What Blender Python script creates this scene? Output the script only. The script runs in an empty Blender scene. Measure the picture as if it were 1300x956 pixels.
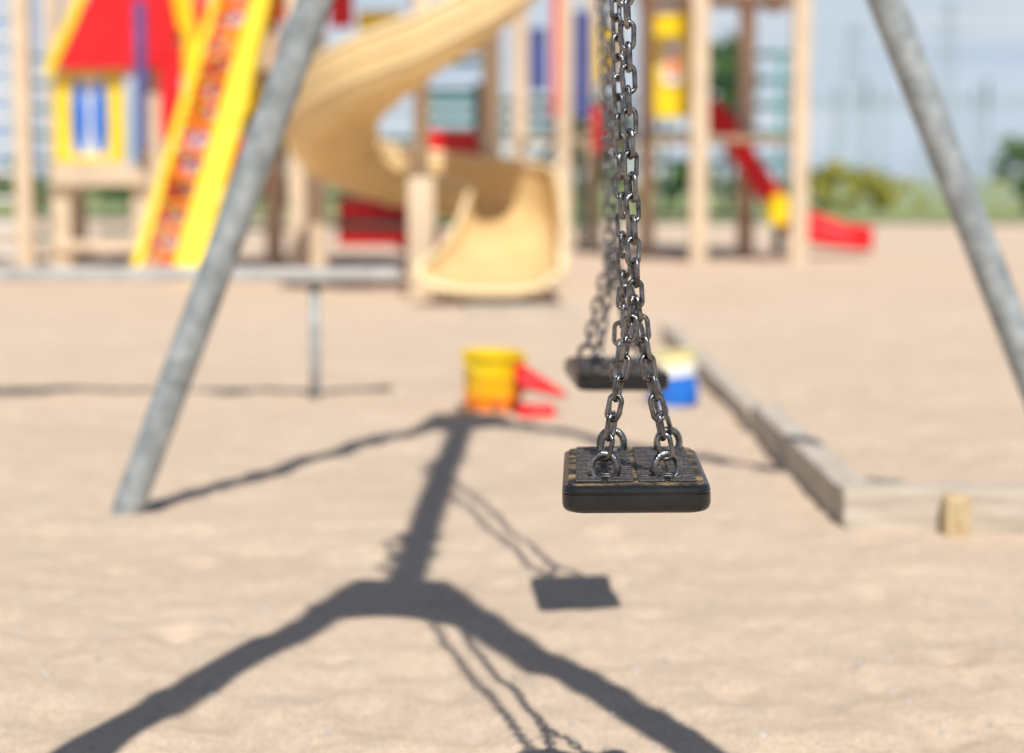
import bpy, bmesh, math, random
from mathutils import Vector, Matrix, noise
random.seed(7)
scene = bpy.context.scene
scene.view_settings.view_transform = 'Standard'
scene.view_settings.look = 'None'
scene.view_settings.exposure = 0

# ------------------------------------------------------------------ materials
def new_mat(name, col, rough=0.6, metal=0.0, var=0.15, vscale=8.0, bump=0.0, bscale=40.0, col2=None, spec=0.5, stretch=None, p0=0.35, p1=0.65):
    m = bpy.data.materials.new(name); m.use_nodes = True
    nt = m.node_tree; N = nt.nodes; L = nt.links
    b = N['Principled BSDF']
    tc = N.new('ShaderNodeTexCoord')
    mp = N.new('ShaderNodeMapping'); L.new(tc.outputs['Object'], mp.inputs['Vector'])
    if stretch: mp.inputs['Scale'].default_value = stretch
    nz = N.new('ShaderNodeTexNoise'); nz.inputs['Scale'].default_value = vscale
    nz.inputs['Detail'].default_value = 6; nz.inputs['Roughness'].default_value = 0.65
    L.new(mp.outputs['Vector'], nz.inputs['Vector'])
    cr = N.new('ShaderNodeValToRGB')
    if col2 is None:
        c1 = [max(0, c*(1-var)) for c in col]; c2 = [min(1, c*(1+var)) for c in col]
    else:
        c1 = col; c2 = col2
    cr.color_ramp.elements[0].position = p0; cr.color_ramp.elements[1].position = p1
    cr.color_ramp.elements[0].color = (*c1, 1); cr.color_ramp.elements[1].color = (*c2, 1)
    L.new(nz.outputs['Fac'], cr.inputs['Fac']); L.new(cr.outputs['Color'], b.inputs['Base Color'])
    b.inputs['Metallic'].default_value = metal
    b.inputs['Specular IOR Level'].default_value = spec
    mr = N.new('ShaderNodeMapRange'); mr.inputs['To Min'].default_value = max(0.03, rough-0.12); mr.inputs['To Max'].default_value = min(1, rough+0.12)
    L.new(nz.outputs['Fac'], mr.inputs['Value']); L.new(mr.outputs['Result'], b.inputs['Roughness'])
    if bump > 0:
        n2 = N.new('ShaderNodeTexNoise'); n2.inputs['Scale'].default_value = bscale; n2.inputs['Detail'].default_value = 4
        L.new(mp.outputs['Vector'], n2.inputs['Vector'])
        bp = N.new('ShaderNodeBump'); bp.inputs['Strength'].default_value = bump; bp.inputs['Distance'].default_value = 0.01
        L.new(n2.outputs['Fac'], bp.inputs['Height']); L.new(bp.outputs['Normal'], b.inputs['Normal'])
    return m

M = {}
M['galv'] = new_mat('galvanised_steel', (0.21,0.235,0.24), 0.5, 0.15, col2=(0.42,0.455,0.455), vscale=16, bump=0.15, bscale=60)
M['chain'] = new_mat('chain_steel', (0.085,0.082,0.08), 0.30, 1.0, col2=(0.33,0.32,0.315), vscale=60, bump=0.2, bscale=300)
M['rubber'] = new_mat('black_rubber', (0.008,0.008,0.009), 0.30, 0, col2=(0.015,0.0147,0.0143), vscale=30, bump=0.08, bscale=120)
M['dusty'] = new_mat('dusty_rubber', (0.018,0.016,0.014), 0.7, 0, col2=(0.34,0.24,0.12), vscale=22, bump=0.3, bscale=200, p0=0.44, p1=0.68)
M['pad'] = new_mat('rubber_tread', (0.018,0.0175,0.0175), 0.38, 0, col2=(0.055,0.048,0.040), vscale=70, bump=0.3, bscale=250)
M['beige'] = new_mat('beige_painted_post', (0.66,0.52,0.36), 0.6, var=0.10, vscale=3, bump=0.1)
M['beige_d'] = new_mat('tan_boards', (0.46,0.35,0.23), 0.7, var=0.15, vscale=4, stretch=(1,1,5))
M['slide'] = new_mat('tan_plastic', (0.76,0.54,0.25), 0.38, var=0.07, vscale=2.5, bump=0.05)
M['slide_in'] = new_mat('pale_tan_plastic', (0.82,0.65,0.38), 0.4, var=0.06, vscale=2.5, bump=0.05)
M['red'] = new_mat('red_plastic', (0.74,0.010,0.014), 0.35, var=0.1, vscale=4)
M['yellow'] = new_mat('yellow_plastic', (0.90,0.64,0.008), 0.38, var=0.06, vscale=4)
M['amber'] = new_mat('amber_plastic', (0.90,0.50,0.008), 0.38, var=0.08, vscale=9)
M['orange'] = new_mat('orange_plastic', (0.90,0.24,0.008), 0.4, var=0.08, vscale=10)
M['blue'] = new_mat('blue_plastic', (0.015,0.16,0.60), 0.4, var=0.1, vscale=4)
M['navy'] = new_mat('navy_paint', (0.06,0.08,0.26), 0.5, var=0.15, vscale=4)
M['white'] = new_mat('white_paint', (0.78,0.77,0.74), 0.5, var=0.04, vscale=4)
M['cream'] = new_mat('cream_plastic', (0.82,0.74,0.36), 0.5, var=0.05, vscale=4)
M['teal'] = new_mat('teal_painted_steel', (0.03,0.25,0.20), 0.45, var=0.15, vscale=4)
M['dark'] = new_mat('dark_steel', (0.08,0.075,0.07), 0.5, var=0.2, vscale=5)
M['wood'] = new_mat('weathered_timber', (0.40,0.34,0.27), 0.85, col2=(0.62,0.54,0.44), vscale=9, bump=0.5, bscale=30, stretch=(6,0.5,6))
M['wood_x'] = new_mat('weathered_timber_x', (0.40,0.33,0.25), 0.85, col2=(0.62,0.55,0.45), vscale=9, bump=0.5, bscale=30, stretch=(0.5,6,6))
M['stake'] = new_mat('pine_stake', (0.42,0.30,0.15), 0.85, col2=(0.66,0.52,0.30), vscale=14, bump=0.5, bscale=40, stretch=(6,6,1))
M['beam'] = new_mat('grey_beam_paint', (0.36,0.345,0.32), 0.6, col2=(0.54,0.52,0.48), vscale=8, bump=0.2)
M['bark'] = new_mat('bark', (0.10,0.075,0.05), 0.9, var=0.3, vscale=9, bump=0.6)
M['haze_steel'] = new_mat('haze_tinted_steel', (0.38,0.44,0.51), 0.6, var=0.1, vscale=1)  # distance haze painted into the base colour: steel made paler and bluer
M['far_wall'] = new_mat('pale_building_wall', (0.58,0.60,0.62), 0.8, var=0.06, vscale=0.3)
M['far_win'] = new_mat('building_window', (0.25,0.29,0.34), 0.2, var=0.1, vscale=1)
M['pebble'] = new_mat('pebble', (0.22,0.19,0.17), 0.8, col2=(0.6,0.56,0.5), vscale=3)

def leaf_mat(name, cols):
    m = bpy.data.materials.new(name); m.use_nodes = True
    nt = m.node_tree; N = nt.nodes; L = nt.links; b = N['Principled BSDF']
    g = N.new('ShaderNodeNewGeometry'); cr = N.new('ShaderNodeValToRGB')
    L.new(g.outputs['Random Per Island'], cr.inputs['Fac'])
    e = cr.color_ramp.elements
    e[0].color = (*cols[0],1); e[1].color = (*cols[-1],1)
    for i,c in enumerate(cols[1:-1]):
        k = e.new((i+1)/(len(cols)-1)); k.color = (*c,1)
    L.new(cr.outputs['Color'], b.inputs['Base Color']); b.inputs['Roughness'].default_value = 0.6
    return m
M['leaf'] = leaf_mat('foliage_green', [(0.05,0.11,0.03),(0.11,0.20,0.05),(0.19,0.30,0.09)])
M['leaf_y'] = leaf_mat('foliage_yellow_green', [(0.20,0.21,0.04),(0.44,0.42,0.08),(0.66,0.60,0.14)])

# sand
def sand_material():
    m = bpy.data.materials.new('sand'); m.use_nodes = True
    nt = m.node_tree; N = nt.nodes; L = nt.links; b = N['Principled BSDF']
    tc = N.new('ShaderNodeTexCoord')
    def nz(scale, det=5, rough=0.6):
        n = N.new('ShaderNodeTexNoise'); n.inputs['Scale'].default_value = scale
        n.inputs['Detail'].default_value = det; n.inputs['Roughness'].default_value = rough
        L.new(tc.outputs['Object'], n.inputs['Vector']); return n
    def ramp(n, p0, c0, p1, c1):
        r = N.new('ShaderNodeValToRGB'); r.color_ramp.elements[0].position=p0; r.color_ramp.elements[1].position=p1
        r.color_ramp.elements[0].color=(*c0,1); r.color_ramp.elements[1].color=(*c1,1)
        L.new(n.outputs['Fac'], r.inputs['Fac']); return r
    a = ramp(nz(0.9,6), 0.3, (0.74,0.575,0.42), 0.7, (0.80,0.63,0.47))
    g = ramp(nz(150,3,0.8), 0.35, (0.70,0.68,0.66), 0.60, (1,1,1))
    k = ramp(nz(28,4,0.7), 0.33, (0.88,0.87,0.86), 0.55, (1,1,1))
    def mul(x,y):
        mx = N.new('ShaderNodeMix'); mx.data_type='RGBA'; mx.blend_type='MULTIPLY'; mx.inputs['Factor'].default_value=1
        L.new(x, mx.inputs['A']); L.new(y, mx.inputs['B']); return mx.outputs['Result']
    c = mul(mul(a.outputs['Color'], g.outputs['Color']), k.outputs['Color'])
    L.new(c, b.inputs['Base Color']); b.inputs['Roughness'].default_value = 0.95
    b.inputs['Specular IOR Level'].default_value = 0.15
    n1 = nz(9,6,0.6); n2 = nz(60,5,0.75); n3 = nz(260,2,0.6)
    bp = None
    for n,dist,st in ((n1,0.035,0.4),(n2,0.014,0.6),(n3,0.004,0.6)):
        q = N.new('ShaderNodeBump'); q.inputs['Strength'].default_value=st; q.inputs['Distance'].default_value=dist
        L.new(n.outputs['Fac'], q.inputs['Height'])
        if bp: L.new(bp.outputs['Normal'], q.inputs['Normal'])
        bp = q
    L.new(bp.outputs['Normal'], b.inputs['Normal'])
    return m
M['sand'] = sand_material()
M['grass'] = new_mat('grass', (0.17,0.22,0.07), 0.9, col2=(0.34,0.37,0.15), vscale=0.6, bump=0.6, bscale=12)

# ------------------------------------------------------------------ mesh builder
class MB:
    def __init__(s): s.v=[]; s.f=[]
    def box(s, x0,x1,y0,y1,z0,z1, mat=None):
        n=len(s.v)
        for z in (z0,z1):
            for (x,y) in ((x0,y0),(x1,y0),(x1,y1),(x0,y1)):
                p=Vector((x,y,z)); s.v.append(mat@p if mat else p)
        for q in ((0,3,2,1),(4,5,6,7),(0,1,5,4),(1,2,6,5),(2,3,7,6),(3,0,4,7)): s.f.append([n+i for i in q])
        return s
    def bar(s, a, b, w, h, up=(0,0,1)):
        a=Vector(a); b=Vector(b); d=(b-a); L_=d.length; d.normalize(); up=Vector(up)
        side=d.cross(up)
        if side.length<1e-3: side=d.cross(Vector((0,1,0)))
        side.normalize(); u=side.cross(d)
        n=len(s.v)
        for t in (0,L_):
            for (i,j) in ((-1,-1),(1,-1),(1,1),(-1,1)):
                s.v.append(a+d*t+side*(i*w/2)+u*(j*h/2))
        for q in ((0,1,2,3),(7,6,5,4),(0,4,5,1),(1,5,6,2),(2,6,7,3),(3,7,4,0)): s.f.append([n+i for i in q])
        return s
    def tube(s, pts, r, seg=12, closed=False, caps=True):
        pts=[Vector(p) for p in pts]; n0=len(s.v); K=len(pts)
        rr = r if isinstance(r,(list,tuple)) else [r]*K
        prev=None
        for i,p in enumerate(pts):
            if closed: t=pts[(i+1)%K]-pts[i-1]
            else: t=pts[min(i+1,K-1)]-pts[max(i-1,0)]
            t.normalize()
            if prev is None:
                a=t.cross(Vector((0,0,1)))
                if a.length<0.05: a=t.cross(Vector((0,1,0)))
            else: a=prev-t*prev.dot(t)
            a.normalize(); prev=a; b=t.cross(a)
            for k in range(seg):
                an=2*math.pi*k/seg
                s.v.append(p+(a*math.cos(an)+b*math.sin(an))*rr[i])
        R=K if closed else K-1
        for i in range(R):
            for k in range(seg):
                j=(i+1)%K; k2=(k+1)%seg
                s.f.append([n0+i*seg+k, n0+i*seg+k2, n0+j*seg+k2, n0+j*seg+k])
        if not closed and caps:
            s.f.append([n0+k for k in reversed(range(seg))]); s.f.append([n0+(K-1)*seg+k for k in range(seg)])
        return s
    def poly(s, pts, thick):
        n=len(s.v); K=len(pts); t=Vector(thick)
        for p in pts: s.v.append(Vector(p))
        for p in pts: s.v.append(Vector(p)+t)
        s.f.append([n+i for i in range(K)]); s.f.append([n+K+i for i in reversed(range(K))])
        for i in range(K):
            j=(i+1)%K; s.f.append([n+j,n+i,n+K+i,n+K+j])
        return s
    def lathe(s, prof, c, seg=32, M_=None):
        n=len(s.v); K=len(prof)
        for (r,z) in prof:
            for k in range(seg):
                an=2*math.pi*k/seg; p=Vector((r*math.cos(an), r*math.sin(an), z))
                if M_: p=M_@p
                s.v.append(p+Vector(c))
        for i in range(K-1):
            for k in range(seg):
                k2=(k+1)%seg
                s.f.append([n+i*seg+k,n+i*seg+k2,n+(i+1)*seg+k2,n+(i+1)*seg+k])
        return s
    def obj(s, name, mat, parent=None, smooth=False, bevel=0, solid=0, auto=False):
        me=bpy.data.meshes.new(name); me.from_pydata([tuple(p) for p in s.v],[],s.f); me.update()
        bm=bmesh.new(); bm.from_mesh(me); bmesh.ops.recalc_face_normals(bm, faces=bm.faces); bm.to_mesh(me); bm.free()
        o=bpy.data.objects.new(name, me); scene.collection.objects.link(o)
        me.materials.append(mat)
        if smooth:
            for p in me.polygons: p.use_smooth=True
        if auto:
            me.set_sharp_from_angle(angle=math.radians(40))
        if solid:
            m=o.modifiers.new('solid','SOLIDIFY'); m.thickness=solid; m.offset=0
        if bevel:
            m=o.modifiers.new('bevel','BEVEL'); m.width=bevel; m.segments=3; m.limit_method='ANGLE'
            for p in me.polygons: p.use_smooth=True
            me.set_sharp_from_angle(angle=math.radians(60))
        if parent:
            o.parent=parent; o.matrix_parent_inverse=Matrix.Translation(parent.location).inverted()
        return o
def empty(name, loc=(0,0,0)):
    e=bpy.data.objects.new(name,None); e.location=loc; e.empty_display_size=0.3
    scene.collection.objects.link(e); return e

# ------------------------------------------------------------------ ground
dimples=[]
for i in range(420):
    y=3+10*random.random(); dimples.append((random.uniform(-0.34,0.34)*y,y,random.uniform(0.035,0.085),random.uniform(0.005,0.013)))
grid={}
for dm in dimples:
    for a in (-1,0,1):
        for b in (-1,0,1): grid.setdefault((int(math.floor(dm[0]/0.3))+a,int(math.floor(dm[1]/0.3))+b),[]).append(dm)
def gz(x,y):
    d=max(0.0, min(1.0,(60-abs(y))/30.0))*max(0.0,min(1.0,(40-abs(x))/20))
    p=Vector((x,y,0))
    h=0.024*noise.noise(p*0.9)+0.018*noise.noise(p*2.6+Vector((5,1,2)))+0.012*noise.noise(p*6.5+Vector((1,7,3)))
    h+=0.005*noise.noise(p*13+Vector((9,9,0)))-0.012*max(0,noise.noise(p*4.4+Vector((3,3,8)))-0.18)
    for (cx,cy,r,dp) in grid.get((int(math.floor(x/0.3)),int(math.floor(y/0.3))),()):
        q=((x-cx)**2+((y-cy)*0.7)**2)/(r*r)
        if q<4: h+= dp*(-math.exp(-q*1.6)+0.35*math.exp(-(math.sqrt(q)-1.25)**2*6))
    return (h-0.004)*d
def axis(lo,hi,base,grow,far):
    out=[]; v=lo
    while v<hi: out.append(v); v+=base(v) if callable(base) else base
    out.append(hi); st=out[-1]-out[-2]
    v=hi
    while v<far: st*=grow; v+=st; out.append(v)
    return out
ys=axis(2.4,14,lambda v:0.018+0.0055*(v-2.4),1.12,3000)
st=0.05; v=2.4; neg=[]
while v>-200: v-=st; st*=1.3; neg.append(v)
ys=list(reversed(neg))+ys
xp=axis(0,2.8,0.022,1.13,2500); xs=[-a for a in reversed(xp[1:])]+xp
verts=[]; faces=[]
for y in ys:
    for x in xs: verts.append((x,y,gz(x,y) if abs(x)<45 and abs(y)<65 else 0))
W=len(xs)
for j in range(len(ys)-1):
    for i in range(W-1):
        a=j*W+i; faces.append((a,a+1,a+W+1,a+W))
me=bpy.data.meshes.new('sand_ground'); me.from_pydata(verts,[],faces); me.materials.append(M['sand'])
for p in me.polygons: p.use_smooth=True
scene.collection.objects.link(bpy.data.objects.new('sand_ground',me))

# lawn
mb=MB(); lx=[i*2-120 for i in range(121)]
rows=[[],[],[]]
for x in lx:
    e=43+2.0*noise.noise(Vector((x*0.12,3,0)))+ (4 if x<-2 else 0)
    for r,y in enumerate((e,100,900)):
        rows[r].append(len(mb.v)); mb.v.append(Vector((x*(1 if r<2 else 8),y,0.05)))
for r in range(2):
    for i in range(len(lx)-1): mb.f.append([rows[r][i],rows[r][i+1],rows[r+1][i+1],rows[r+1][i]])
mb.obj('lawn',M['grass'])

# pebbles
mb=MB()
for i in range(420):
    y=3+11*random.random()**1.3; x=random.uniform(-0.30,0.30)*y; r=random.uniform(0.002,0.008); z=gz(x,y)
    n=len(mb.v)
    for k in range(6):
        a=k*math.pi/3; mb.v.append(Vector((x+r*math.cos(a)*random.uniform(.8,1.3),y+r*math.sin(a),z-0.001)))
    for k in range(6):
        a=k*math.pi/3; mb.v.append(Vector((x+.6*r*math.cos(a),y+.6*r*math.sin(a),z+r*.7)))
    for k in range(6):
        k2=(k+1)%6; mb.f.append([n+k,n+k2,n+6+k2,n+6+k])
    mb.f.append([n+6+k for k in range(6)])
mb.obj('pebbles',M['pebble'],smooth=True)

# ------------------------------------------------------------------ swing frame
near_a=Vector((0.161,2.25,3.49)); far_a=Vector((0.235,5.6,3.49))
sf=empty('swing_frame',(0.2,4,0))
mb=MB()
mb.tube([near_a+Vector((0,-0.15,0)),far_a+Vector((0,0.12,0))],0.050,24)
mb.obj('top_beam',M['galv'],sf,smooth=True,auto=True)
for nm,ap,fy,fxl,fxr in (('near',near_a,1.62,-1.35,1.08),('far',far_a,5.86,-1.205,1.77)):
    tl=ap+Vector((-0.03,0,-0.02)); tr=ap+Vector((0.0,0,-0.02))
    bl_=Vector((fxl,fy,-0.12)); br_=Vector((fxr,fy,-0.12))
    for side,top,bot in (('left',tl,bl_),('right',tr,br_)):
        mb=MB()
        pts=[top.lerp(bot,t/24) for t in range(25)]
        mb.tube(pts,[0.055-0.008*(t/24) for t in range(25)],24)
        mb.obj('leg_%s_%s'%(nm,side),M['galv'],sf,smooth=True,auto=True)
    def onleg(t_,b_,dz): 
        k=dz/(t_.z-b_.z); return t_.lerp(b_,k)
    L8=onleg(tl,bl_,0.74); R8=onleg(tr,br_,0.74)
    pts=[ap+Vector((-0.12,0,0.05)),L8+Vector((-0.03,0,0))]
    for k in range(1,12):
        u=k/12; p=L8.lerp(R8,u); p.z+= 0.30*math.sin(math.pi*u)**0.8; pts.append(p)
    pts+= [R8+Vector((0.03,0,0)),ap+Vector((0.12,0,0.05))]
    mb=MB().poly([Vector((p.x,ap.y-0.006+(ap.z-p.z)*(fy-ap.y)/3.6,p.z)) for p in pts],(0,0.012,0)); mb.obj('web_plate_'+nm,M['galv'],sf)

# ------------------------------------------------------------------ chains
def link_template(pitch,wr,ow,seg=8,n=20):
    hw=ow/2-wr; hl=pitch/2+wr*1.0; straight=hl-hw
    pts=[]
    for k in range(n):
        a=2*math.pi*k/n
        x=hw*math.cos(a); z=hw*math.sin(a)+(straight if math.sin(a)>=0 else -straight)
        pts.append((x,0,z))
    m=MB(); m.tube(pts,wr,seg,closed=True); return m
PITCH=0.0285; WR=0.0035
LT=link_template(PITCH,WR,0.0245)
def chain(mb,a,b,phase=0.0,jit=0.16):
    a=Vector(a); b=Vector(b); n=max(1,round((b-a).length/PITCH)); d=(b-a).normalized()
    q=Vector((0,0,1)).rotation_difference(d).to_matrix()
    for i in range(n):
        t=(i+0.5)/n; c=a.lerp(b,t)
        c=c+Vector((random.uniform(-1,1),random.uniform(-1,1),0))*0.0011
        ang=phase+(math.pi/2)*(i%2)+random.uniform(-jit,jit)+0.25*math.sin(i*0.31+phase)
        R=q@Matrix.Rotation(ang,3,'Z')@Matrix.Rotation(random.uniform(-.06,.06),3,'Y')
        k=len(mb.v); sc=(b-a).length/(n*PITCH)
        for v in LT.v: mb.v.append(R@Vector((v.x,v.y,v.z*sc))+c)
        for f in LT.f: mb.f.append([k+j for j in f])

def rounded_rect(w,l,r,bow,n=6):
    pts=[]
    for cx,cy,a0 in ((w/2-r,l/2-r,0),(-w/2+r,l/2-r,90),(-w/2+r,-l/2+r,180),(w/2-r,-l/2+r,270)):
        for k in range(n+1):
            a=math.radians(a0+90*k/n); pts.append((cx+r*math.cos(a),cy+r*math.sin(a)))
    out=[]
    for x,y in pts:
        out.append((x,y+(1 if y>0 else -1)*bow*(1-(2*x/w)**2)))
    return out
def seat_slab(mb,w,l,r,bow,T,layers):
    prof=rounded_rect(w,l,r,bow)
    K=len(prof)
    n=len(mb.v)
    for z,ins in layers:
        sx=(w-2*ins)/w; sy=(l-2*ins)/l
        for x,y in prof: mb.v.append(T@Vector((x*sx,y*sy,z)))
    for i in range(len(layers)-1):
        for k in range(K):
            k2=(k+1)%K; mb.f.append([n+i*K+k,n+i*K+k2,n+(i+1)*K+k2,n+(i+1)*K+k])
    mb.f.append([n+k for k in reversed(range(K))]); mb.f.append([n+(len(layers)-1)*K+k for k in range(K)])

def swing(center,yaw,roll,topx,ringsep,ringfar,faroff=0.0,vtop=0.245):
    cx,cy,zt=center
    sw=empty('swing',(cx,cy,zt))
    T=Matrix.Translation(Vector(center))@Matrix.Rotation(yaw,4,'Z')@Matrix.Rotation(roll,4,'Y')
    w,l,h=0.198,0.37,0.037
    mb=MB()
    seat_slab(mb,w,l,0.022,0.006,T,[(-h,0.010),(-h+0.002,0.005),(-h+0.006,0.0015),(-h+0.012,0.0),(-0.012,0.0),(-0.0112,0.0020),(-0.009,0.0020),(-0.0082,0.0),(-0.003,0.001),(-0.0008,0.004),(0,0.008)])
    mb.obj('seat_body',M['rubber'],sw,smooth=True,auto=True)
    mb=MB(); seat_slab(mb,w-0.016,l-0.018,0.014,0.005,T,[(-0.004,0),(0.0012,0),(0.002,0.001)])
    mb.obj('seat_top',M['dusty'],sw)
    mb=MB()
    nc,nr=4,8; px=(w-0.030)/nc; py=(l-0.034)/nr
    for i in range(nc):
        for j in range(nr):
            x=-(w-0.030)/2+px*(i+.5); y=-(l-0.034)/2+py*(j+.5)
            ww=px*0.84; hh=py*0.82
            mb.box(x-ww/2,x+ww/2,y-hh/2,y-hh/2+0.010,0.0018,0.0058,T)
            mb.box(x-ww/2,x+ww/2,y+hh/2-0.010,y+hh/2,0.0018,0.0058,T)
            mb.box(x-ww/2,x+ww/2,y-0.0055,y+0.0055,0.0018,0.0054,T)
    mb.obj('treads',M['pad'],sw,bevel=0.0016)
    mbr=MB(); mbl=MB(); mbc=MB(); mbh=MB()
    for e,sy in (('near',-1),('far',1)):
        yy=sy*(l/2-0.060); rs_=ringsep if sy<0 else ringfar; ox=0 if sy<0 else faroff
        ax=Vector((cx-0.006,cy+sy*(l/2-0.06),zt+vtop))
        for s in (-1,1):
            x=s*rs_/2+ox
            c=T@Vector((x,yy,0.016))
            pts=[]
            rot=Matrix.Rotation(s*0.25+0.10,3,'Z')
            for k in range(28):
                a=2*math.pi*k/28
                pts.append(c+rot@Vector((0.0180*math.cos(a),0.0,0.0195*math.sin(a))))
            mbr.tube(pts,0.0052,10,closed=True)
            mbl.box(x-0.010,x+0.010,yy-0.013,yy-0.0070,-0.004,0.0080,T); mbl.box(x-0.010,x+0.010,yy+0.0070,yy+0.013,-0.004,0.0080,T)
            top=c+Vector((0,0,0.0195))
            chain(mbc,top+Vector((0,0,-0.004)),ax,phase=0.7+s*0.3+sy)
        hang=Vector((topx,cy+sy*(l/2-0.06)*1.0,3.40))
        chain(mbc,ax+(hang-ax).normalized()*-0.008,hang,phase=0.55+0.4*sy,jit=0.22)
        bx=near_a.lerp(far_a,(hang.y-near_a.y)/(far_a.y-near_a.y)).x
        pts=[Vector((bx+0.062*math.cos(2*math.pi*k/20),hang.y,3.49+0.062*math.sin(2*math.pi*k/20))) for k in range(20)]
        mbh.tube(pts,0.012,8,closed=True)
        mbh.bar((hang.x,hang.y,3.395),(bx,hang.y,3.435),0.02,0.012)
    mbr.obj('rings',M['chain'],sw,smooth=True)
    mbl.obj('lugs',M['rubber'],sw,bevel=0.002)
    mbc.obj('chains',M['chain'],sw,smooth=True)
    mbh.obj('hangers',M['galv'],sw,smooth=True)
    return sw
swing((0.1715,2.762,0.593),-0.035,-0.012,0.068,0.084,0.083,0.0135)
swing((0.226,4.305,0.588),0.05,0.01,0.11,0.10,0.10)

# ------------------------------------------------------------------ balance beam
bb=empty('balance_beam',(-2,8.8,0))
MB().box(-6.0,-0.50,8.74,8.88,0.540,0.60).obj('beam',M['beam'],bb,bevel=0.008)
mb=MB()
for x in (-0.885,-2.75,-4.6): mb.tube([(x,8.81,-0.1),(x,8.81,0.541)],0.022,14)
mb.obj('legs',M['galv'],bb,smooth=True)
mb=MB()
for x in (-0.885,-2.75,-4.6): mb.box(x-0.07,x+0.07,8.765,8.855,0.530,0.5385)
mb.obj('leg_plates',M['galv'],bb)

# ------------------------------------------------------------------ timber edging
te=empty('timber_edging',(0.95,5.6,0))
MB().box(0.945,3.6,5.54,5.66,-0.05,0.118).obj('front_board',M['wood_x'],te,bevel=0.007)
MB().box(0.950,1.050,5.664,7.75,-0.05,0.108).obj('side_board_1',M['wood'],te,bevel=0.007)
MB().box(0.935,1.015,7.756,12.3,-0.05,0.085).obj('side_board_2',M['wood'],te,bevel=0.007)
mb=MB(); mb.box(1.22,1.295,5.475,5.536,-0.1,0.108); mb.obj('stake_1',M['stake'],te,bevel=0.016)
mb=MB(); mb.box(2.6,2.675,5.475,5.536,-0.1,0.100); mb.obj('stake_2',M['stake'],te,bevel=0.016)
MB().box(-0.33,0.50,14.3,14.5,-0.02,0.07).obj('wooden_plank',M['wood_x'],bevel=0.01)

# ------------------------------------------------------------------ toy buckets, shovel
def bucket(loc,r,h,cols,tilt=0.0,az=0.0,taper=0.82,hmat='yellow'):
    e=empty('toy_bucket',loc)
    Mr=Matrix.Rotation(az,4,'Z')@Matrix.Rotation(tilt,4,'X')
    rb=r*taper
    def rad(t): return rb+(r-rb)*t
    zs=[0]+[c[1] for c in cols]
    for i,(mat,t1) in enumerate(cols):
        t0=zs[i]
        prof=[]
        if i==0: prof.append((0.001,0.004))
        prof+=[(rad(t0),t0*h),(rad((t0+t1)/2),(t0+t1)/2*h),(rad(t1),t1*h)]
        if i==len(cols)-1: prof+=[(r+0.010,h),(r+0.010,h-0.012),(r+0.012,h+0.004),(r-0.004,h+0.004),(rb-0.006,0.012),(0.001,0.012)]
        mb=MB().lathe(prof,loc,40,Mr); mb.obj('band_%d'%i,mat,e,smooth=True,auto=True)
    pts=[]
    for k in range(17):
        a=math.pi*k/16; p=Mr@Vector((math.cos(a)*(r+0.014),-math.sin(a)*0.10,h-0.01-math.sin(a)*r*0.7)); pts.append(p+Vector(loc))
    MB().tube(pts,0.005,8).obj('handle',M[hmat],e,smooth=True)
    mb=MB()
    for k in range(10):
        a=2*math.pi*k/10
        mb.tube([Mr@Vector((rad(.1)*math.cos(a),rad(.1)*math.sin(a),.1*h))+Vector(loc),Mr@Vector((rad(.35)*math.cos(a),rad(.35)*math.sin(a),.35*h))+Vector(loc)],0.006,6)
    mb.obj('ribs',cols[0][0],e,smooth=True)
bucket((-0.085,8.42,gz(-0.085,8.42)-0.01),0.130,0.250,[(M['orange'],0.30),(M['amber'],0.66),(M['yellow'],1.0)],tilt=0.06,az=0.4,taper=0.92)
bucket((0.715,8.60,gz(0.715,8.6)-0.01),0.118,0.240,[(M['blue'],0.52),(M['white'],0.72),(M['cream'],1.0)],tilt=-0.16,az=0.8,taper=0.88,hmat='white')
ts=empty('toy_shovel',(0.12,8.25,0.03))
mb=MB()
prof=[(-0.055,0.035),(-0.05,0.005),(0,-0.004),(0.05,0.005),(0.055,0.035)]
rows=[]
for i in range(7):
    t=i/6; row=[]
    for (u,vv) in prof:
        s=(1.3-0.8*t**2); row.append(len(mb.v)); mb.v.append(Vector((0.015+0.21*t, 8.24+u*s, 0.075+vv*s+0.075*(1-t)+u*0.55*(1-t))))
    rows.append(row)
for i in range(6):
    for j in range(4): mb.f.append([rows[i][j],rows[i+1][j],rows[i+1][j+1],rows[i][j+1]])
mb.f.append(rows[0][:])
mb.obj('blade',M['red'],ts,smooth=True,solid=0.006)
MB().tube([(0.05,8.24,0.11),(-0.02,8.18,0.08),(-0.08,8.12,0.05)],0.012,10).obj('handle',M['orange'],ts,smooth=True)
MB().box(0.02,0.18,8.20,8.30,-0.02,0.05).obj('grip_block',M['red'],ts,bevel=0.02)

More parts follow.
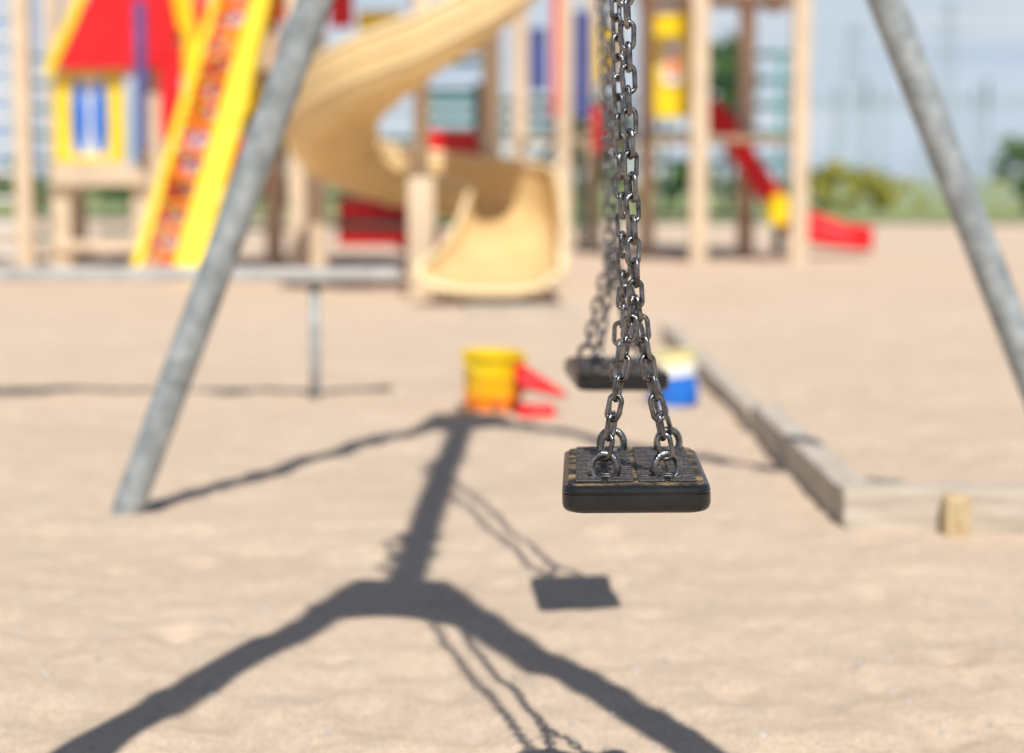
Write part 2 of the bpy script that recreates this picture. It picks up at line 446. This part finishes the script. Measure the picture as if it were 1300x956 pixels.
# ------------------------------------------------------------------ spiral slide
ss=empty('spiral_slide',(-0.85,17.5,0))
C=Vector((-0.80,17.5,0)); RAD=0.80
keys=[(450,3.55),(360,2.72),(330,2.42),(300,2.08),(270,1.76),(225,1.44),(180,1.12),(135,0.85),(90,0.68),(45,0.59),(0,0.50)]
def zt_(th):
    for (a,za),(b,zb) in zip(keys,keys[1:]):
        if b<=th<=a: return zb+(za-zb)*(th-b)/(a-b)
frames=[]
th=450.0
while th>=0:
    a=math.radians(th); out=Vector((math.cos(a),math.sin(a),0))
    frames.append((C+out*RAD+Vector((0,0,zt_(th))),out,0.38,0.0)); th-=7.5
ln=[(0.25,-0.005,.42),(0.5,-0.015,.34),(0.8,-0.035,.26),(1.1,-0.06,.195),(1.45,-0.10,.14),(1.8,-0.15,.11),(2.1,-0.18,.10)]
for d,dx,z in ln:
    frames.append((Vector((C.x+RAD+dx,C.y-d,z)),Vector((1,-0.10*d,0)).normalized(),0.38+0.09*d,d/2.1))
def prof_pts(w,ex):
    ho=0.54-0.32*ex**2; hi=0.36-0.16*ex
    return [(-w,hi),(-w*.99,hi*.6),(-w*.93,.14*(1-.4*ex)),(-w*.75,.045),(-w*.4,.005),(0,0),(w*.4,.005),(w*.75,.045),(w*.93,.14),(w*.99,ho*.5),(w*1.02,ho*.8),(w*1.03,ho)]
mb=MB(); rows=[]
for (P,out,w,ex) in frames:
    row=[]
    for (u,vv) in prof_pts(w,ex): row.append(len(mb.v)); mb.v.append(P+out*u+Vector((0,0,vv)))
    rows.append(row)
for i in range(len(rows)-1):
    for j in range(len(rows[0])-1): mb.f.append([rows[i][j],rows[i+1][j],rows[i+1][j+1],rows[i][j+1]])
V=mb.v[:]
mb.obj('chute',M['slide'],ss,smooth=True,solid=0.03)
mb=MB()
mb.tube([V[r[0]] for r in rows],0.032,10); mb.tube([V[r[-1]] for r in rows],0.040,10)
mb.tube([V[k] for k in rows[-1]],0.040,10)
mb.obj('rim',M['slide_in'],ss,smooth=True)
mb=MB()
for i in range(3,len(rows)-6,6):
    P=frames[i][0]+Vector((0,0,0.2))
    mb.tube([V[k]+(V[k]-P).normalized()*0.012 for k in rows[i]],0.022,8)
mb.obj('section_flanges',M['slide'],ss,smooth=True)
mb=MB()
for hh in (0.22,0.37):
    mb.tube([frames[i][0]+frames[i][1]*(0.38+0.020)+Vector((0,0,hh)) for i in range(len(frames)-7)],0.018,8)
mb.obj('outer_ribs',M['slide_in'],ss,smooth=True)
mb=MB(); mb.tube([(C.x,C.y,-0.1),(C.x,C.y,3.9)],0.07,16)
mb.obj('centre_pole',M['beige'],ss,smooth=True)
MB().box(-0.87,-0.65,16.45,16.67,-0.1,1.0).obj('support_post',M['beige'],ss,bevel=0.02)
mb=MB(); mb.box(-0.45,0.15,15.62,15.74,-0.1,0.06); mb.box(-0.35,-0.27,16.7,16.8,-0.1,0.20); mb.box(0.14,0.22,16.7,16.8,-0.1,0.20)
mb.obj('exit_supports',M['dark'],ss)

# ------------------------------------------------------------------ play towers
def posts(mb,pl,w=0.2,z1=4.0):
    for p in pl:
        x,y=p[0],p[1]; z=p[2] if len(p)>2 else z1
        mb.box(x-w/2,x+w/2,y-w/2,y+w/2,-0.1,z)
def rails(mb,x0,x1,y,zs,r=0.025,uprights=0):
    for z in zs: mb.tube([(x0,y,z),(x1,y,z)],r,8)
    for k in range(uprights):
        x=x0+(x1-x0)*(k+.5)/uprights; mb.tube([(x,y,zs[0]),(x,y,zs[-1])],r*.8,8)

t=empty('play_tower',(-1.1,19.9,0))
mb=MB(); posts(mb,[(-2.05,18.9),(-2.05,20.9),(-0.2,18.9),(-0.2,20.9)],0.17,5.2); mb.obj('posts',M['beige'],t,bevel=0.02)
mb=MB()
for k in range(9): mb.box(-2.15+0.23*k,-1.94+0.23*k,18.7,21.05,3.36,3.42)
mb.box(-2.1,-0.15,18.83,18.97,3.2,3.355); mb.box(-2.1,-0.15,20.83,20.97,3.2,3.355)
mb.obj('deck',M['beige_d'],t)
mb=MB(); mb.box(-0.85,-0.32,19.02,19.06,0.95,1.45); mb.poly([Vector((-1.85,20.95,0.28)),Vector((-1.15,20.95,0.28)),Vector((-1.15,20.95,0.42)),Vector((-1.75,20.95,0.85)),Vector((-1.85,20.95,0.85))],(0,0.05,0)); mb.obj('lower_panel',M['red'],t,bevel=0.02)
mb=MB(); rails(mb,-1.95,-0.3,20.9,[0.5,0.8,1.1,1.4,1.9,2.2],0.03); mb.obj('rails',M['teal'],t,smooth=True)
mb=MB(); mb.poly([Vector((-2.4,18.5,4.7)),Vector((0.15,18.5,4.7)),Vector((-1.12,18.5,6.0))],(0,2.8,0)); mb.obj('roof',M['red'],t)
mb=MB(); mb.box(-2.0,-0.95,18.92,18.96,3.45,4.1); mb.obj('guard_panel',M['yellow'],t,bevel=0.02)
mb=MB(); mb.box(-1.9,-1.65,20.7,20.76,2.55,3.3); mb.box(-1.05,-0.85,20.7,20.76,2.3,3.1); mb.obj('red_panels',M['red'],t,bevel=0.02)
mb=MB(); mb.box(-1.6,-1.15,20.7,20.76,2.5,2.72); mb.box(-0.75,-0.32,20.98,21.02,2.3,2.9); mb.obj('yellow_panels',M['yellow'],t,bevel=0.02)

rs=empty('red_curved_slide',(-1.6,21.6,0))
mb=MB(); rows=[]
for i in range(13):
    s=i/12; P=Vector((-2.2+1.25*s,22.6-0.8*s,1.35*(1-s)**1.5+0.12)); 
    side=Vector((0.5,0.85,0)).normalized(); row=[]
    for (u,vv) in ((-.3,.32),(-.28,.1),(-.15,.01),(.15,.01),(.28,.1),(.3,.32)):
        row.append(len(mb.v)); mb.v.append(P+side*u+Vector((0,0,vv)))
    rows.append(row)
for i in range(12):
    for j in range(5): mb.f.append([rows[i][j],rows[i+1][j],rows[i+1][j+1],rows[i][j+1]])
V2=mb.v[:]
mb.obj('chute',M['red'],rs,smooth=True,solid=0.04)
mb=MB(); mb.tube([V2[r[0]] for r in rows],0.03,8); mb.tube([V2[r[-1]] for r in rows],0.03,8); mb.obj('rim',M['red'],rs,smooth=True)
mb=MB(); mb.box(-2.35,-2.2,22.3,22.45,-0.1,1.4); mb.box(-2.35,-2.2,22.9,23.05,-0.1,1.4); mb.obj('posts',M['beige'],rs)

# left play house
t=empty('play_house',(-4.6,22.5,0))
mb=MB(); posts(mb,[(-5.42,22,4.2),(-5.12,23.3,4.2),(-5.0,22,1.1),(-4.12,22,1.1),(-4.22,22.9,2.9),(-3.96,22.0,2.5),(-5.95,22,4.2),(-3.3,22.6,3.8),(-2.72,22.6,3.8),(-5.65,24.5,4.2)],0.19)
mb.obj('posts',M['beige'],t,bevel=0.02)
mb=MB(); mb.box(-5.08,-4.02,21.8,23.4,0.90,1.14); mb.box(-5.1,-4.0,21.84,21.9,0.18,0.30); mb.box(-4.0,-2.6,22.55,22.65,1.5,1.62); mb.obj('deck',M['beige'],t,bevel=0.02)
mb=MB(); 
for k in range(13): mb.tube([(-5.92,22.0,0.15+0.30*k),(-5.45,22.0,0.15+0.30*k)],0.028,8)
mb.obj('ladder_rungs',M['white'],t,smooth=True)
mb=MB(); mb.box(-5.03,-4.86,21.86,21.92,1.16,2.16); mb.box(-4.45,-4.28,21.86,21.92,1.16,2.16); mb.box(-4.85,-4.46,21.865,21.915,1.16,1.24); mb.box(-4.85,-4.46,21.865,21.915,2.09,2.16)
mb.obj('wall_frame',M['yellow'],t,bevel=0.01)
mb=MB(); mb.box(-4.862,-4.448,21.90,21.94,1.18,2.14); mb.obj('wall_panel',M['white'],t)
mb=MB()
for cx in (-4.77,-4.54):
    pts=[Vector((cx+0.088*math.cos(2*math.pi*k/24),21.875,1.66+0.40*math.sin(2*math.pi*k/24))) for k in range(24)]
    mb.poly(pts,(0,0.02,0))
mb.obj('oval_slats',M['blue'],t)
mb=MB(); mb.poly([Vector((-4.98,21.7,2.18)),Vector((-3.85,21.7,2.18)),Vector((-3.65,21.7,2.6)),Vector((-3.9,21.7,3.9)),Vector((-4.15,21.7,3.9))],(0,1.8,0)); mb.obj('roof',M['red'],t,bevel=0.02)
mb=MB(); mb.bar((-5.06,21.66,2.12),(-4.2,21.66,3.95),0.06,0.10); mb.obj('roof_trim',M['yellow'],t)
mb=MB(); mb.box(-4.10,-3.98,21.62,21.68,1.3,2.9); mb.obj('blue_strut',M['navy'],t,bevel=0.01)
mb=MB(); mb.box(-3.86,-3.62,21.75,21.81,1.4,2.45); mb.box(-2.95,-2.2,22.4,22.46,2.75,3.6); mb.box(-3.25,-2.78,22.48,22.52,0.9,1.45); mb.box(-3.45,-3.32,21.7,21.75,2.5,3.4); mb.obj('red_panels',M['red'],t,bevel=0.02)
mb=MB(); mb.box(-3.60,-3.34,21.8,21.86,1.6,2.7); mb.box(-3.2,-2.82,22.4,22.46,1.7,2.7); mb.box(-3.80,-3.5,21.9,21.95,2.6,3.5); mb.obj('yellow_panels',M['yellow'],t,bevel=0.02)
mb=MB(); rails(mb,-4.95,-4.2,23.6,[0.35,0.55,0.75],0.03); rails(mb,-5.9,-5.2,23.4,[0.3,0.6,0.9,1.2,1.5,1.8,2.1,2.4],0.025); rails(mb,-4.0,-2.6,23.6,[0.4,0.8,1.2],0.03,3)
mb.obj('rails',M['teal'],t,smooth=True)
mb=MB(); mb.box(-3.35,-2.6,22.3,23.3,2.1,2.2); mb.obj('tower_deck',M['beige_d'],t)

# climbing ramp
t=empty('climbing_ramp',(-3.2,20.5,0))
b0=Vector((-3.22,19.25,-0.05)); b1=Vector((-2.62,21.7,3.15)); c0=Vector((-3.78,19.6,-0.05)); c1=Vector((-3.25,22.0,3.0))
mb=MB(); mb.bar(b0,b1,0.27,0.10,up=(0,-1,0.5)); mb.bar(c0,c1,0.10,0.10,up=(0,-1,0.5)); mb.obj('side_rails',M['yellow'],t,bevel=0.02)
mb=MB()
for k in range(1,12):
    s=k/12; mb.tube([c0.lerp(c1,s),b0.lerp(b1,s)],0.030,8)
mb.obj('rungs',M['amber'],t,smooth=True)
mb=MB()
for k in range(0,12):
    s=k/12; s2=min(1,(k+2)/12); mb.tube([c0.lerp(c1,s),b0.lerp(b1,s2)],0.026,6)
    mb.tube([b0.lerp(b1,s)+Vector((0,0,0.02)),c0.lerp(c1,s2)],0.026,6)
mb.obj('net',M['red'],t,smooth=True)
mb=MB()
for k in range(14):
    s=random.uniform(.05,.95); u=random.uniform(.15,.7); p=c0.lerp(c1,s).lerp(b0.lerp(b1,s),u)+Vector((0,-0.04,0.03))
    mb.lathe([(0.001,0.05),(0.05,0.035),(0.07,0),(0.05,-0.03),(0.001,-0.04)],p,12)
mb.obj('grips',M['orange'],t,smooth=True)

# right tower
t=empty('play_tower',(2.5,24.2,0))
mb=MB(); posts(mb,[(2.17,23.0),(3.34,23.0),(1.73,25.4),(3.0,25.4),(0.66,25.2),(0.10,25.4),(1.10,27)],0.2,4.2); mb.obj('posts',M['beige'],t,bevel=0.02)
mb=MB(); mb.box(1.6,3.5,22.93,23.07,3.08,3.24); mb.box(1.6,3.2,25.33,25.47,3.15,3.33); mb.box(2.1,2.24,23.1,25.3,3.08,3.24); mb.box(3.2,3.4,23.1,25.3,3.08,3.24)
mb.obj('top_beams',M['beige_d'],t)
mb=MB()
for k in range(8): mb.box(1.66+0.21*k-0.0,1.85+0.21*k,23.12,25.28,1.42,1.48)
mb.obj('deck',M['beige_d'],t)
mb=MB(); mb.box(1.68,2.12,23.5,23.56,1.7,2.95); mb.box(1.05,1.35,24.9,24.96,2.2,2.9); mb.obj('yellow_panels',M['yellow'],t,bevel=0.02)
mb=MB(); mb.box(1.78,2.02,23.47,23.50,2.1,2.6); mb.obj('panel_window',M['white'],t)
mb=MB(); mb.box(1.84,1.96,23.45,23.468,2.2,2.42); mb.obj('panel_emblem',M['orange'],t)
mb=MB(); mb.box(0.78,1.0,25.2,25.26,1.75,3.1); mb.box(0.22,0.44,25.3,25.36,2.1,2.9); mb.obj('navy_panels',M['navy'],t,bevel=0.02)
mb=MB(); mb.box(0.50,0.58,25.0,25.06,1.75,3.4); mb.box(1.02,1.24,25.1,25.16,1.3,1.9); mb.box(-0.9,-0.3,25.3,25.36,1.1,1.4); mb.obj('red_panels',M['red'],t,bevel=0.02)
mb=MB(); rails(mb,-1.2,1.6,25.7,[1.60,1.78,1.98],0.05); rails(mb,1.8,3.9,26.8,[0.5,0.85,1.2,1.6,1.95,2.3,2.65],0.035,4); rails(mb,0.1,1.0,26.0,[0.4,0.8,1.2],0.03,3)
mb.obj('rails',M['teal'],t,smooth=True)
mb=MB(); mb.tube([(-0.40,23.4,-0.1),(-0.40,23.4,2.1)],0.05,10); mb.tube([(0.9,26.4,-0.1),(0.9,26.4,3.2)],0.04,10); mb.bar((0.05,25.5,0.9),(0.7,25.5,1.6),0.12,0.08); mb.obj('dark_poles',M['dark'],t,smooth=True)
mb=MB(); mb.poly([Vector((1.4,22.6,4.1)),Vector((3.7,22.6,4.1)),Vector((2.55,22.6,5.3))],(0,3.2,0)); mb.obj('roof',M['red'],t)
mb=MB()
for k in range(4): mb.box(0.1,1.7,25.2+0.25*k,25.42+0.25*k,1.45,1.51)
mb.obj('bridge_deck',M['beige_d'],t)

# red straight slide
rs=empty('red_slide',(3.5,25.4,0))
path=[(2.35,1.62),(2.6,1.52),(2.85,1.15),(3.1,0.78),(3.35,0.42),(3.6,0.22),(3.9,0.14),(4.2,0.11),(4.5,0.08)]
mb=MB(); rows=[]
for (x,z) in path:
    row=[]
    for (u,vv) in ((-.3,.30),(-.29,.05),(-.24,0),(.24,0),(.29,.05),(.3,.30)):
        k=0.75 if x>4 else 1
        row.append(len(mb.v)); mb.v.append(Vector((x,24.9+u,z+vv*k*1.1+0.02)))
    rows.append(row)
for i in range(len(rows)-1):
    for j in range(5): mb.f.append([rows[i][j],rows[i+1][j],rows[i+1][j+1],rows[i][j+1]])
V3=mb.v[:]
mb.obj('chute',M['red'],rs,smooth=True,solid=0.05,auto=True)
mb=MB(); mb.tube([V3[r[0]] for r in rows],0.04,8); mb.tube([V3[r[-1]] for r in rows],0.04,8); mb.obj('rim',M['red'],rs,smooth=True)
pts=[Vector((3.32+0.19*math.cos(2*math.pi*k/28),24.50,0.60+0.19*math.sin(2*math.pi*k/28))) for k in range(28)]
MB().poly(pts,(0,0.06,0)).obj('side_disc',M['yellow'],rs)
MB().box(3.3,3.42,24.85,24.95,-0.1,0.4).obj('support',M['dark'],rs)

# ------------------------------------------------------------------ vegetation
def foliage(mb,c,r,n,ls):
    c=Vector(c); cl=[]
    for k in range(max(6,n//110)):
        while True:
            u=Vector((random.uniform(-1,1),random.uniform(-1,1),random.uniform(-1,1)))
            if u.length<1: break
        cl.append((Vector((u.x*r[0],u.y*r[1],u.z*r[2]))*0.85, random.uniform(.18,.42)*min(r)))
    for i in range(n):
        cc,cr=random.choice(cl)
        d=Vector((random.gauss(0,1),random.gauss(0,1),random.gauss(0,1))); d.normalize()
        p=c+cc+d*cr*random.random()**0.4
        if p.z<0.02: p.z=0.02+random.random()*0.2
        a=Vector((random.gauss(0,1),random.gauss(0,1),random.gauss(0,1))).normalized()
        b=a.cross(Vector((random.gauss(0,1),random.gauss(0,1),random.gauss(0,1)))).normalized()
        s=ls*random.uniform(.6,1.3); k=len(mb.v)
        mb.v+= [p-a*s,p-b*s*.5,p+a*s,p+b*s*.5]; mb.f.append([k,k+1,k+2,k+3])
mb=MB(); foliage(mb,(9.5,56,0.75),(1.7,1.0,0.8),2800,0.10); foliage(mb,(11.1,57,0.45),(1.4,1.0,0.5),1500,0.10); mb.obj('yellow_bush',M['leaf_y'])
mb=MB(); foliage(mb,(13.6,50,1.15),(1.6,1.2,1.15),3600,0.11); foliage(mb,(15.2,50.5,1.2),(1.4,1.2,1.2),2600,0.11); mb.obj('green_bush',M['leaf'])
mb=MB()
x=-24
while x<13:
    h=random.uniform(0.8,1.4); foliage(mb,(x,64+random.uniform(-2,2),h*0.75),(1.3,1.0,h*0.75),900,0.16); x+=random.uniform(1.2,2.6)
mb.obj('distant_hedge',M['leaf'])
def tree(x,y,h,r):
    t=empty('deciduous_tree',(x,y,0)); mb=MB()
    mb.tube([(x,y,-0.1),(x+.05,y,h*.3),(x-.03,y,h*.6),(x,y,h*.85)],[.12,.10,.07,.03],8)
    for k in range(9):
        a=random.random()*6.28; z=h*random.uniform(.3,.65)
        mb.tube([(x,y,z),(x+math.cos(a)*r*.4,y+math.sin(a)*r*.4,z+h*.12),(x+math.cos(a)*r*.8,y+math.sin(a)*r*.8,z+h*.18)],[.05,.035,.015],6)
    mb.obj('trunk',M['bark'],t,smooth=True)
    mb=MB(); foliage(mb,(x,y,h*.66),(r,r,h*.36),3600,0.12); mb.obj('crown',M['leaf'],t)
tree(6.3,58,5.2,1.1); tree(-7.2,60,4.2,1.2); tree(2.6,62,3.6,1.2)

# ------------------------------------------------------------------ distant harbour structures
def gantry(x0,x1,y,h,nb,name='power_line_gantry'):
    mb=MB(); w=0.34
    for k in range(nb):
        x=x0+(x1-x0)*k/(nb-1)
        mb.bar((x-.5,y,-.2),(x,y,h+2),w,w,up=(0,1,0)); mb.bar((x+.5,y,-.2),(x,y,h+2),w,w,up=(0,1,0))
        for j in range(5): mb.bar((x-.45+.08*j,y,h*j/5),(x+.37-.08*j,y,h*(j+1)/5),w*.5,w*.5,up=(0,1,0))
    mb.bar((x0-1,y,h),(x1+1,y,h),w,w); mb.bar((x0-1,y,h-1),(x1+1,y,h-1),w,w)
    n=int((x1-x0)/1.5)
    for k in range(n):
        a=x0+(x1-x0)*k/n; b=x0+(x1-x0)*(k+1)/n
        mb.bar((a,y,h-1),((a+b)/2,y,h),w*.6,w*.6); mb.bar(((a+b)/2,y,h),(b,y,h-1),w*.6,w*.6)
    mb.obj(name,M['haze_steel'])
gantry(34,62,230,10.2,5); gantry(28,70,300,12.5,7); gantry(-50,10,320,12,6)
def pylon(x,y,h):
    mb=MB(); w=0.30
    for s in (-1,1):
        mb.bar((x+s*1.6,y,-.2),(x+s*.3,y,h),w,w,up=(0,1,0))
    for k in range(9):
        a=k/9; b=(k+1)/9; ra=1.6-1.3*a; rb=1.6-1.3*b
        mb.bar((x-ra,y,h*a),(x+rb,y,h*b),w*.6,w*.6,up=(0,1,0)); mb.bar((x+ra,y,h*a),(x-rb,y,h*b),w*.6,w*.6,up=(0,1,0))
    for z in (h*.72,h*.84,h*.96): mb.bar((x-3.6,y,z),(x+3.6,y,z),w,w)
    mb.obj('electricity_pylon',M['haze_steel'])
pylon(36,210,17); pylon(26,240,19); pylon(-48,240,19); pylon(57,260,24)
mb=MB()
for z in (17.2,20.1,23.0):
    for (a,b) in (((57,260,z),(140,200,z+2)),((57,260,z),(26,240,z*18/24))):
        a=Vector(a); b=Vector(b)
        mb.tube([a.lerp(b,k/12)-Vector((0,0,2.2*4*(k/12)*(1-k/12))) for k in range(13)],0.05,5)
mb.obj('power_lines',M['haze_steel'])
# mesh fence along the lawn
mb=MB()
for k in range(40):
    x=5+0.9*k; mb.tube([(x,70,0),(x,70,1.7)],0.04,6)
for z in (0.3,1.0,1.65): mb.tube([(5,70,z),(41,70,z)],0.03,6)
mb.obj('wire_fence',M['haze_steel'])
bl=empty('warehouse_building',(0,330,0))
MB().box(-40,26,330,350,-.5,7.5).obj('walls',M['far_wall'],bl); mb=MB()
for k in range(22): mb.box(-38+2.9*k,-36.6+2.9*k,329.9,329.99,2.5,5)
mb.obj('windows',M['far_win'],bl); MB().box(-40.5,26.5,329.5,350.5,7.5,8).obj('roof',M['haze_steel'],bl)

# ------------------------------------------------------------------ light
sd=Vector((-0.124,0.743,-1)).normalized()
sun=bpy.data.lights.new('sun','SUN'); sun.energy=5.0; sun.angle=math.radians(0.53); sun.color=(1.0,0.97,0.925)
so=bpy.data.objects.new('sun',sun); scene.collection.objects.link(so); so.rotation_euler=sd.to_track_quat('-Z','Y').to_euler()
w=bpy.data.worlds.new('World'); scene.world=w; w.use_nodes=True
nt=w.node_tree; N=nt.nodes; L=nt.links
bg=N['Background']; sky=N.new('ShaderNodeTexSky'); sky.sky_type='NISHITA'; sky.sun_disc=False
sky.sun_elevation=math.asin(-sd.z); sky.sun_rotation=math.atan2(-sd.x,-sd.y)
sky.air_density=1.0; sky.dust_density=0.6; sky.ozone_density=1.0
# bright low haze with thin cloud streaks towards the horizon (a function of direction above the horizon)
tc=N.new('ShaderNodeTexCoord'); sx=N.new('ShaderNodeSeparateXYZ'); L.new(tc.outputs['Generated'],sx.inputs['Vector'])
mr=N.new('ShaderNodeMapRange'); mr.interpolation_type='SMOOTHSTEP'
mr.inputs['From Min'].default_value=0.05; mr.inputs['From Max'].default_value=0.22; mr.inputs['To Min'].default_value=1.0; mr.inputs['To Max'].default_value=0.0
L.new(sx.outputs['Z'],mr.inputs['Value'])
mp=N.new('ShaderNodeMapping'); mp.inputs['Scale'].default_value=(3,3,16); L.new(tc.outputs['Generated'],mp.inputs['Vector'])
cn=N.new('ShaderNodeTexNoise'); cn.inputs['Scale'].default_value=1.6; cn.inputs['Detail'].default_value=5; L.new(mp.outputs['Vector'],cn.inputs['Vector'])
hr=N.new('ShaderNodeValToRGB'); hr.color_ramp.elements[0].position=0.35; hr.color_ramp.elements[1].position=0.7
hr.color_ramp.elements[0].color=(0.60,0.73,0.90,1); hr.color_ramp.elements[1].color=(0.84,0.90,0.96,1)
L.new(cn.outputs['Fac'],hr.inputs['Fac'])
sc=N.new('ShaderNodeVectorMath'); sc.operation='SCALE'; sc.inputs['Scale'].default_value=10.0; L.new(hr.outputs['Color'],sc.inputs[0])
mx=N.new('ShaderNodeMix'); mx.data_type='RGBA'; L.new(mr.outputs['Result'],mx.inputs['Factor']); L.new(sky.outputs['Color'],mx.inputs['A']); L.new(sc.outputs['Vector'],mx.inputs['B'])
L.new(mx.outputs['Result'],bg.inputs['Color']); bg.inputs['Strength'].default_value=0.085

# ------------------------------------------------------------------ camera
cd=bpy.data.cameras.new('camera'); cam=bpy.data.objects.new('camera',cd); scene.collection.objects.link(cam)
cd.lens=69.2; cd.sensor_width=36; cd.clip_end=6000; cd.clip_start=0.05
cam.location=(0,0,1.0); cam.rotation_euler=(math.radians(90)-math.atan(253/2500),0,0)
cd.dof.use_dof=True; cd.dof.focus_distance=2.66; cd.dof.aperture_fstop=2.4
scene.camera=cam
